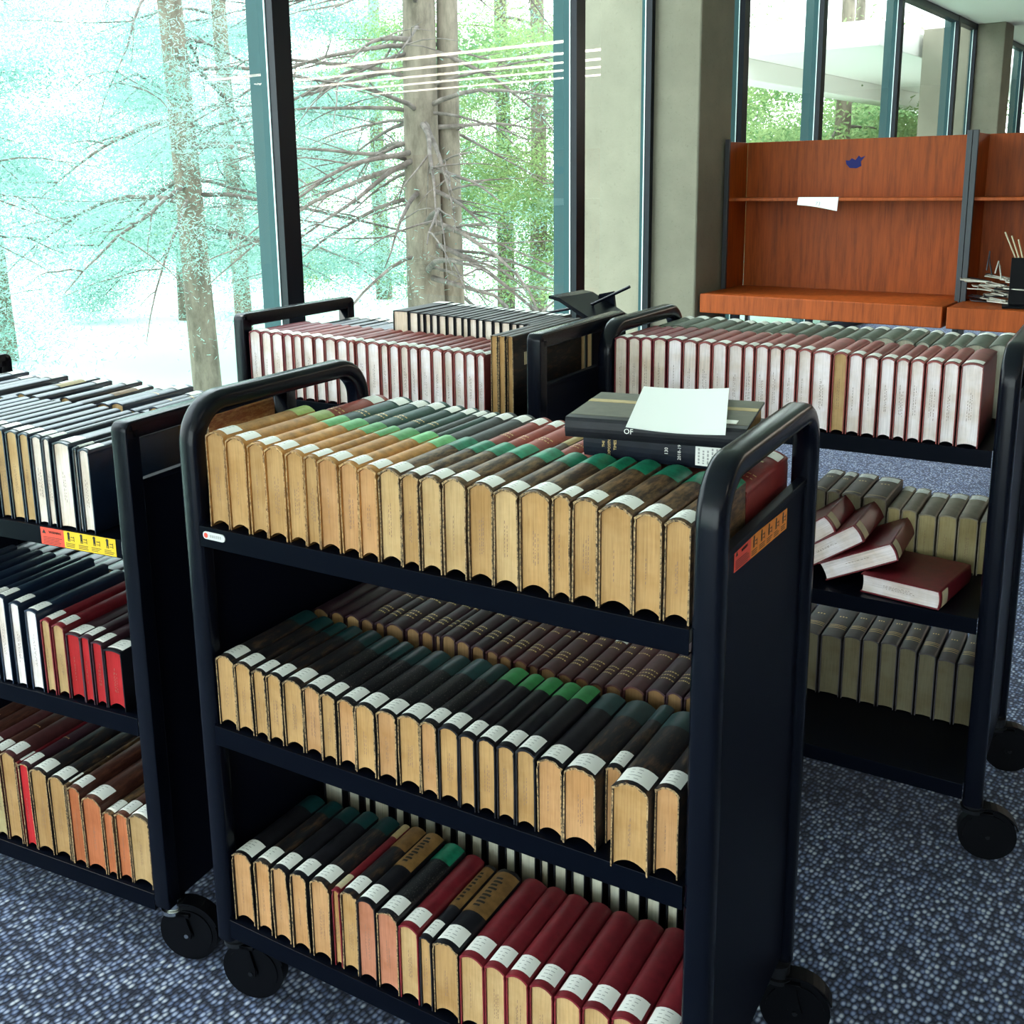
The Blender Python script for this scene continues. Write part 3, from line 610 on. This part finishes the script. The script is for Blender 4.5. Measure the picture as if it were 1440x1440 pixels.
# glass
m=bpy.data.materials.new('window_glass'); m.use_nodes=True; nt=m.node_tree; nt.nodes.clear()
out=nt.nodes.new('ShaderNodeOutputMaterial'); mix=nt.nodes.new('ShaderNodeMixShader'); tr=nt.nodes.new('ShaderNodeBsdfTransparent'); gl=nt.nodes.new('ShaderNodeBsdfGlossy'); fr=nt.nodes.new('ShaderNodeFresnel')
tr.inputs['Color'].default_value=(.955,.99,.98,1); gl.inputs['Roughness'].default_value=0; fr.inputs['IOR'].default_value=1.5
geo=nt.nodes.new('ShaderNodeNewGeometry'); mm=nt.nodes.new('ShaderNodeMath'); mm.operation='SUBTRACT'; mm.inputs[0].default_value=1; nt.links.new(geo.outputs['Backfacing'],mm.inputs[1]); m2=nt.nodes.new('ShaderNodeMath'); m2.operation='MULTIPLY'; nt.links.new(mm.outputs[0],m2.inputs[0]); nt.links.new(fr.outputs[0],m2.inputs[1]); nt.links.new(m2.outputs[0],mix.inputs[0]); nt.links.new(tr.outputs[0],mix.inputs[1]); nt.links.new(gl.outputs[0],mix.inputs[2]); nt.links.new(mix.outputs[0],out.inputs[0]); M['glass']=m
def window(n,x0,x1,label=None):
    """one floor-to-ceiling pane between mullions"""
    e=empty('window_%d'%n,((x0+x1)/2,GY,0)); e['kind']='structure'
    def part(nm,mb,m): o=mb.build(nm,m); o.parent=e; o.matrix_parent_inverse=Matrix.Translation(-e.location); return o
    g=MB(); g.box(x0,x1,GY+.03,GY+.036,.12,CEIL-.07); part('window_pane',g,M['glass'])
    f=MB(); f.box(x0,x1,GY-.01,GY+.08,0,.12); f.box(x0,x1,GY-.01,GY+.08,CEIL-.07,CEIL); part('window_frame',f,M['frame'])
def mullion(n,x,w=.095,fin=True):
    e=MB(); e.box(x,x+w,GY-.015,GY+.028,0,CEIL,0); e.box(x+.004,x+w-.004,GY+.038,GY+(.15 if fin else .06),0,CEIL,1); e.box(x-.004,x,GY+.026,GY+.034,.12,CEIL-.07,2)
    struct('trim_%d'%n,e,[M['frame'],M['fin'],M['gasket']])
def pier(n,x0,x1):
    e=MB(); e.box(x0,x1,3.06,4.05,-.0,CEIL); struct('wall_pier_%d'%n,e,M['concrete'],bevel=.012)
n=1;t=1
P=8.55
for k in (-1,0,1,2):
    o=P*(k-1)+P if False else P*k
    # bay between two piers: narrow pane, three mullions, narrow pane
    base=-1.75+o
    xs=[base,base+.90-.45,base+2.55,base+4.80-.0,base+7.11-.0,base+8.01]   # pier end, mullions ..., next pier
    ms=[-.85+o,.80+o,3.05+o,5.36+o]
    edges=[base]+ms+[6.31+o]
    if base<XB: edges=[max(e,XB) for e in edges]; 
    for a,b in zip(edges[:-1],edges[1:]):
        if b-a>.3: window(n,a+(.11 if a in ms else 0),b); n+=1
    for x in ms:
        if x>XB+.1 and x<XE: mullion(t,x); t+=1
    mullion(t,6.262+o,.042,False); t+=1
    if 6.31+o<XE: pier(k+2,6.31+o,6.80+o)
# unseen window wall added behind the camera to light the page edges, same glazing
def added_backwin(y0,y1,i):
    global n
    e=empty('window_%d'%n,(XB,(y0+y1)/2,0)); e['kind']='structure'; n+=1  # added pane out of view, lets sky light onto the carts
    g=MB(); g.box(XB-.036,XB-.03,y0,y1,.12,CEIL-.07); o=g.build('window_pane',M['glass']); o.parent=e; o.matrix_parent_inverse=Matrix.Translation(-e.location)
    f=MB(); f.box(XB-.08,XB+.02,y0,y1,0,.12); f.box(XB-.08,XB+.02,y0,y1,CEIL-.07,CEIL); f.box(XB-.08,XB+.02,y1-.11,y1,.12,CEIL-.07); o=f.build('window_frame',M['frame']); o.parent=e; o.matrix_parent_inverse=Matrix.Translation(-e.location)
for i in range(3): added_backwin(GY-2.3*(i+1),GY-2.3*i,i)
mb=MB(); mb.box(XB-.2,XB,YS,GY-6.9,0,CEIL); struct('wall_behind',mb,M['wallpaint'])
# ceiling strip lights
M['tube']=mat('lit_fluorescent_tube',(.9,.9,.85),.5,emit=(1,.90,.74),estr=12)
def striplight(x,y0,y1,lab):
    e=empty('ceiling_light',(x,(y0+y1)/2,CEIL),0,lab,'ceiling light','ceiling strip lights')
    f=MB(); f.box(-.13,.13,-(y1-y0)/2,(y1-y0)/2,-.05,0); f.build('housing',M['plaster'],e)
    f=MB(); f.box(-.10,.10,-(y1-y0)/2+.02,(y1-y0)/2-.02,-.062,-.0505); f.build('diffuser',M['tube'],e)
for i,x in enumerate((12.2,13.3,14.3,15.3,16.4)): striplight(x,-8.4,-.8,'long lit strip light mirrored as pale bars in the window glass')
for i,x in enumerate((-2.2,1.4)):  # extra fixtures out of view, added to brighten the interior
    striplight(x,-5.2,-2.6,'unseen ceiling strip light added behind the viewer to brighten the book carts')

# ---------------------------------------------------------------- study carrels
def wood(name,c):
    m=mat(name,c,.5,spec=.22); v=objvar(m,coords(m,(14,14,1.2))); n=noise(m,v,2.2,6,.65); v2=coords(m,(90,90,3)); g=noise(m,v2,2,3,.5)
    a=ramp(m,n,[(.28,tuple(x*.55 for x in c)),(.52,c),(.75,tuple(min(1,x*1.3) for x in c))]); b=ramp(m,g,[(.35,(.75,.72,.7)),(.6,(1,1,1))])
    mx=nd(m,'ShaderNodeMix',data_type='RGBA',blend_type='MULTIPLY'); mx.inputs[0].default_value=.7; lk(m,a,mx.inputs[6]); lk(m,b,mx.inputs[7]); setcol(m,mx.outputs[2]); return m
M['wood']=wood('reddish_teak_veneer',(.31,.058,.006)); M['woodlight']=wood('worn_teak_desk_edge',(.36,.07,.010))
M['postmetal']=mat('dark_grey_steel_post',(.03,.033,.04),.5)
def carrel(y0,y1,label,edge):
    e=empty('study_carrel',(6.9,(y0+y1)/2,0),0,label,'study carrel','wooden study carrels against the window')
    def part(nm,mb,m,bev=0.003): o=mb.build(nm,m,None,bev); o.parent=e; o.matrix_parent_inverse=Matrix.Translation(-e.location); return o
    b=MB(); b.box(7.0,7.03,y0+.02,y1-.02,.64,1.735); part('back_panel',b,M['wood'])
    for yy in (y0,y1-.022): b=MB(); b.box(6.70,7.0,yy,yy+.022,.755,1.735); part('side_panel',b,M['wood'])
    b=MB(); b.box(6.70,7.0,y0+.022,y1-.022,1.345,1.365); part('shelf',b,M['woodlight'])
    b=MB(); b.box(6.33,7.0,y0+.01,y1-.01 if edge else y1,.63,.755); part('desk',b,M['woodlight'],.006)
    for yy in ((y0,y1-.03) if edge else (y0,)): b=MB(); b.box(6.675,6.70,yy,yy+.03,0,1.75); part('post',b,M['postmetal'],.002)
    for yy in (y0+.06,y1-.10): b=MB(); b.box(6.93,6.96,yy,yy+.03,0,.63); part('leg',b,M['chrome'])
    return e
carrel(1.505,3.045,'wooden study carrel beside the concrete pier with paper on its shelf',True)
carrel(-.055,1.502,'wooden study carrel at the right edge with a clutter of wires',True)
# blue torn tape on the back panel
b=MB(); rr=random.Random(11); pts=[]
for (yy,zz) in ((2.385,1.575),(2.36,1.550),(2.315,1.548),(2.285,1.562),(2.29,1.59),(2.262,1.625),(2.29,1.615),(2.305,1.628),(2.325,1.60),(2.35,1.612),(2.365,1.598),(2.39,1.60)): pts.append((yy*.985-.012,zz))
b.prism(pts[::-1],'x',6.9975,6.9995); tag(b.build('tape_scrap',mat('blue_tape',(.004,.006,.11),.5,spec=.2)),'torn scrap of blue tape stuck on the carrel back panel','tape')
# paper hanging over the shelf edge
mb=MB(); vs=[]; N=12
for i in range(N+1):
    u=i/N; y=2.535-(2.535-2.275)*u
    for (dx,dz) in ((.06,.0),(0.0,.003),(-.010,-.012-.02*u),(-.018,-.045-.035*u)): vs.append((6.70+dx,y,1.3665+dz+ (0.004*math.sin(u*4) if dx<0 else 0)))
f=[(i*4+j,i*4+j+1,(i+1)*4+j+1,(i+1)*4+j) for i in range(N) for j in range(3)]
mb.add(vs,f,0,True); mb.add([(x-.0006,y,z+.0004) for x,y,z in vs],[q[::-1] for q in f],0,True)
pp=mb.build('paper_notice',M['paper']); tag(pp,'white notice sheet hanging over the carrel shelf edge','paper')
text('notice_number','73',.035,M['ink'],pp,Matrix.Translation((6.6835,2.40,1.328))@Matrix.Rotation(-PI/2,4,'Z')@Matrix.Rotation(math.radians(78),4,'X'))
# pile of wire book supports and a black telephone-like dispenser
G='wire book supports piled on the right carrel'
M['wire']=mat('pale_grey_wire',(.5,.47,.4),.4,.3); M['darkwire']=mat('dark_wire',(.03,.03,.035),.4,.5)
rr=random.Random(21)
for i in range(34):
    y=1.42-rr.uniform(.0,.27); x=6.62+rr.uniform(-.10,.12); z=.760+i*.0050; a=rr.uniform(-.5,.5)+(PI/2); L=rr.uniform(.10,.2); h=rr.uniform(.05,.09)
    c,s=math.cos(a),math.sin(a); pth=[(0,0,0),(L,0,rr.uniform(0,.02)),(L+.01,h*.3,rr.uniform(0,.02)),(L,h*.6,.006),(0,h*.6,0)]
    if i>29: pth=[(0,0,0),(.02,0,.07),(.025,.01,.10+.02*(i-30)),(.03,.03,.03)]
    mb=MB(); mb.tube([(x+c*p[0]-s*p[1]-c*L/2,y+(s*p[0]+c*p[1]-s*L/2)*.8,z+p[2]) for p in pth],.0042,6)
    tag(mb.build('book_support',M['wire'] if i%4 else M['darkwire']),'bent wire book support in the pile on the right carrel desk','book support',G)
e=empty('desk_dispenser',(6.52,1.15,.756),.2,'black upright box holding pale rods at the right edge of the desk','holder')
b=MB(); b.prism([(-.07,0),(.07,0),(.05,.02),(.045,.26),(-.03,.28),(-.05,.02)],'y',-.06,.06); b.build('holder_body',M['rubber'],e,bevel=.004)
b=MB(); b.box(-.11,.11,-.09,.09,0,.012); b.build('holder_base',M['rubber'],e,bevel=.003)
for i in range(4):
    b=MB(); b.tube([(-.01+.01*i,-.02+.015*i,.24),(-.03+.01*i,.0+.035*i,.36+.02*i)],.004,6); b.build('rod',M['creamlabel'],e)
# dark storage boxes on the floor beneath the desk
for (x,y0,y1,z,l) in ((6.62,2.55,2.98,.42,'left'),(6.62,2.08,2.50,.40,'middle'),(6.62,1.62,2.03,.36,'right')):
    e=empty('storage_box',(x,(y0+y1)/2,0),0,'navy black storage box under the carrel desk, %s of three'%l,'box','storage boxes under the carrel')
    b=MB(); b.box(-.18,.22,-(y1-y0)/2,(y1-y0)/2,0,z); b.build('box_body',mat('navy_box',(.008,.012,.03),.6),e,bevel=.006)
    b=MB(); b.box(-.19,.23,-(y1-y0)/2-.008,(y1-y0)/2+.008,z,z+.035); b.build('box_lid',M['rubber'],e,bevel=.006)

# black reading stand behind the back-left cart
e=empty('reading_stand',(3.0,1.80,0),.0,'black reading stand with tilted tray and thin rod behind the carts','stand')
b=MB(); b.tube([(0,0,.03),(0,0,1.05)],.014,12); b.build('pole',M['cart'],e)
for a in (.3,2.4,4.5): b=MB(); b.tube([(0,0,.10),(.22*math.cos(a),.22*math.sin(a),.012)],.009,8); b.build('leg',M['cart'],e)
b=MB(); b.prism([(-.14,1.035),(-.10,1.045),(.06,1.125),(.10,1.13),(.10,1.12),(.06,1.112),(-.10,1.03)][::-1],'x',-.16,.05); b.build('tray',M['cart'],e,bevel=.002)
b=MB(); b.prism([(-.03,1.06),(-.02,1.13),(.035,1.118),(.06,1.05)],'x',.05,.06); b.build('bracket_plate',M['cart'],e)
b=MB(); b.tube([(-.05,.30,1.03),(-.05,.0,1.095),(-.05,-.14,1.16)],.005,8); b.build('rod',M['cart'],e)

# ---------------------------------------------------------------- outside
M['bark']=worn('pine_bark',(.085,.068,.047),(.19,.155,.115),.35,.62,(9,9,3),.9)
M['barkred']=worn('dead_branch_bark',(.07,.055,.045),(.17,.14,.12),.4,.65,(9,9,9),.9)
def leafmat(name,c1,c2):
    m=bpy.data.materials.new(name); m.use_nodes=True; nt=m.node_tree; b=nt.nodes['Principled BSDF']; b.inputs['Roughness'].default_value=.7; b.inputs['Specular IOR Level'].default_value=.2
    v=coords(m); n=noise(m,v,1.1,4,.6); c=ramp(m,n,[(.35,c1),(.65,c2)]); setcol(m,c)
    t=nd(m,'ShaderNodeBsdfTranslucent'); lk(m,c,t.inputs['Color']); x=nd(m,'ShaderNodeMixShader'); x.inputs[0].default_value=.5
    o=[q for q in nt.nodes if q.type=='OUTPUT_MATERIAL'][0]; lk(m,b.outputs[0],x.inputs[1]); lk(m,t.outputs[0],x.inputs[2]); lk(m,x.outputs[0],o.inputs[0]); return m
M['needle']=leafmat('pine_needles',(.13,.28,.235),(.42,.62,.56))
M['leafy']=leafmat('maple_leaves',(.11,.23,.09),(.36,.46,.20))
M['ground']=mat('bright_lawn',(.42,.60,.50),.9)
mb=MB(); mb.box(-60,90,GY+.9,90,-1.6,-1.5); g=mb.build('ground',M['ground']); g['kind']='structure'
def bend(p0,d,L,n,r,rnd,sag=-.1,wob=.12):
    p=Vector(p0); d=Vector(d).normalized(); pts=[p.copy()]
    for i in range(n):
        d=(d+Vector((rnd.uniform(-1,1),rnd.uniform(-1,1),rnd.uniform(-1,1)))*wob+Vector((0,0,sag/n))).normalized(); p=p+d*L/n; pts.append(p.copy())
    return pts
def spray(mb,c,r,n,rnd,w=.006,flat=.55,droop=0):
    """a tuft of needles or leaves around c"""
    for _ in range(n):
        o=Vector((rnd.gauss(0,1),rnd.gauss(0,1),rnd.gauss(0,1)*flat*.7))*r*.5; d=Vector((rnd.uniform(-1,1),rnd.uniform(-1,1),rnd.uniform(-.8,.6))).normalized(); s=d.cross(Vector((rnd.uniform(-1,1),rnd.uniform(-1,1),rnd.uniform(-1,1)))).normalized()
        p=c+o; L=rnd.uniform(.6,1.3)*max(.045,w*4)
        mb.add([p-s*w,p+s*w,p+d*L+s*w*.4,p+d*L-s*w*.4],[(0,1,2,3)])
def tree(x,y,r,h,label,cat,kind,seed,nb=18,nf=4500,zb=-1.6,bz=(0,6),bl=(1.5,3),leaf='needle',w=.012,lean=(0,0),fz=None,two=False,bark='bark',clear=.0,vis=9,cr=.5,fork=None):
    rnd=random.Random(seed); e=empty(kind,(x,y,-1.5),0,label,cat,'trees outside the windows')
    t=MB(); n=12; pts=[];
    for i in range(n+1): q=i/n; pts.append((lean[0]*q+.05*math.sin(q*5+seed),lean[1]*q,zb+1.5+h*q))
    t.tube(pts,[r*(1.12-.55*i/n) for i in range(n+1)],18); t.build('trunk',M[bark],e,loc=(0,0,0))
    if two:
        t=MB(); t.tube([(p[0]+two[0]+two[2]*(i/n),p[1]+two[1],p[2]) for i,p in enumerate(pts)],[r*.62*(1.1-.4*i/n) for i in range(n+1)],16); t.build('second_stem',M[bark],e)
    f=MB(); tips=[]
    for b in range(nb):
        z=rnd.uniform(*bz)+1.5; q=min(1,z/h); a=rnd.uniform(0,2*PI); L=rnd.uniform(*bl); up=rnd.uniform(-.25,.35)
        br=MB(); base=(lean[0]*q+.05*math.sin(q*5+seed),lean[1]*q,z); pts=bend(base,(math.cos(a),math.sin(a),up),L,8,0,rnd,-.55,.12)
        if min(p.y for p in pts)+y<GY+.5: continue
        rb=rnd.uniform(.018,.034)*(1 if r>.15 else .7)
        br.tube(pts,[rb*(1.05-.9*i/8) for i in range(9)],7)
        for k in range(4):
            i=rnd.randint(3,7); sp=bend(pts[i],(math.cos(a+rnd.uniform(-1.3,1.3)),math.sin(a+rnd.uniform(-1.3,1.3)),rnd.uniform(-.4,.3)),L*rnd.uniform(.25,.5),5,0,rnd,-.2,.16)
            br.tube(sp,[rb*.35*(1-.8*j/5) for j in range(6)],5); tips+=sp[2:]
        tips+=pts[4:]; br.build('branch',M['barkred'],e)
    for _ in range(int(nf/130)):
        c=Vector(rnd.choice(tips)) if tips and rnd.random()<.8 else Vector((rnd.gauss(0,bl[1]*.6),rnd.gauss(0,bl[1]*.6),rnd.uniform(*(fz or bz))+1.5))
        if fz and not(fz[0]<c.z-1.5<fz[1]): continue
        h0=math.hypot(x,y); toward=-(c.x*x+c.y*y)/h0; side=abs(c.x*y-c.y*x)/h0
        if math.hypot(c.x,c.y)<clear or c.y+y<GY+1.7 or (clear and toward>0 and side<clear*.75 and c.z<vis): continue
        spray(f,c+Vector((rnd.uniform(-1,1),rnd.uniform(-1,1),rnd.uniform(-.6,.6)))*.18,cr,130,rnd,w)
    if f.v:
        o=f.build('foliage',M[leaf],e); o['kind']='stuff'
    return e
# the big forked pine seen through the middle pane
tree(8.35,7.1,.195,9,'large pine with paired trunk and bare branches outside the middle window','tree','pine_tree',3,nb=62,nf=52000,bz=(.5,4.3),bl=(1.0,2.6),two=(.27,-.14,.0),fz=(.2,5),w=.0032,cr=.5,clear=1.6)
# pines seen through the left pane
tree(7.9,10.2,.16,10,'pale sunlit pine outside the left window, trunk near the frame','tree','pine_tree',5,nb=26,nf=90000,bz=(.9,6),bl=(1.8,3.8),lean=(-.5,0),w=.0042,fz=(.5,5),clear=1.2,vis=2.2,cr=.7)
tree(9.9,12.0,.12,10,'slimmer pine beside the pale one outside the left window','tree','pine_tree',8,nb=18,nf=60000,bz=(.9,6),bl=(1.5,3),w=.005,cr=.7)
tree(4.2,10.5,.2,10,'pine branches hanging at the far left of the window','tree','pine_tree',12,nb=24,nf=90000,bz=(.0,6),bl=(1.2,2.9),w=.0045,fz=(-.5,5),cr=.7)
# trees farther off
rnd=random.Random(40)
far=[(15.5,10.6,.15,'thin tree right of the large pine outside the middle window'),(17.5,12.8,.17,'distant straight trunk left of the concrete pier'),(13.0,14.5,.16,'distant tree just left of the large pine'),(20.5,19,.2,'faint green tree far behind the large pine'),
     (9.5,18,.2,'hazy far tree behind the left window pines'),(15,20,.2,'hazy far tree between the pines'),(4,18,.2,'hazy far tree at the left edge')]
for i,(x,y,r,l) in enumerate(far): tree(x,y,r,10,l,'tree','woodland_tree',50+i,nb=12,nf=80000,bz=(-.2,5.5),bl=(1.5,3.4),leaf='needle' if i not in(0,1,3) else 'leafy',w=.013,cr=.9)
for i,(x,y,l) in enumerate(((20,6.8,'yellow green leafy tree left of the roof slab outside the carrel windows'),(25,8.2,'leafy tree with a slanting bough outside the carrel windows'),(31,9.6,'leafy tree farthest right outside the carrel windows'),(24,12.5,'tall green leafy tree behind the others outside the carrel windows'))):
    tree(x,y,.18,7,l,'tree','maple_tree',80+i,nb=14,nf=40000,bz=(.2,3.4),bl=(1.4,3.0),leaf='leafy',w=.022,cr=.9,fz=(-.6,4.3 if i!=3 else 5))
# cast concrete canopy outside the far bays
b=MB(); b.box(13.2,26,GY+.7,6.2,3.02,3.32); b.box(13.2,26,5.8,6.2,2.75,3.02); o=b.build('roof_canopy',mat('white_concrete_canopy',(.75,.73,.66),.8),None,.01); o['kind']='structure'

# ---------------------------------------------------------------- light and camera
w=bpy.data.worlds.new('World'); sc.world=w; w.use_nodes=True; nt=w.node_tree; bg=nt.nodes['Background']
tc=nt.nodes.new('ShaderNodeTexCoord'); sp=nt.nodes.new('ShaderNodeSeparateXYZ'); rp=nt.nodes.new('ShaderNodeValToRGB'); nt.links.new(tc.outputs['Generated'],sp.inputs[0]); nt.links.new(sp.outputs[2],rp.inputs[0])
rp.color_ramp.elements[0].position=0; rp.color_ramp.elements[0].color=(.90,.97,.97,1); rp.color_ramp.elements[1].position=.7; rp.color_ramp.elements[1].color=(.82,.92,1,1)
nt.links.new(rp.outputs[0],bg.inputs[0]); bg.inputs['Strength'].default_value=4.6
s=bpy.data.lights.new('sun','SUN'); s.energy=1.2; s.angle=.02; s.color=(1,.95,.85); so=bpy.data.objects.new('sun',s); link(so); so.rotation_euler=(math.radians(38),0,math.radians(200))
cam=bpy.data.cameras.new('camera'); co=bpy.data.objects.new('camera',cam); link(co); sc.camera=co
co.matrix_world=Matrix(((0.600280,0.176746,-0.780016,0),(-0.799640,0.113745,-0.589609,0),(-0.015488,0.977662,0.209612,1.4953),(0,0,0,1)))
cam.sensor_width=36; cam.lens=36.6185; cam.shift_x=0.02118; cam.shift_y=-0.10391; cam.clip_start=.05
sc.view_settings.view_transform='Standard'; sc.view_settings.look='None'; sc.view_settings.gamma=1; sc.view_settings.exposure=0.72
sc.view_settings.use_curve_mapping=False
sc.cycles.use_denoising=True
sc.cycles.max_bounces=8; sc.cycles.diffuse_bounces=4; sc.cycles.glossy_bounces=4; sc.cycles.transparent_max_bounces=12; sc.cycles.sample_clamp_indirect=6
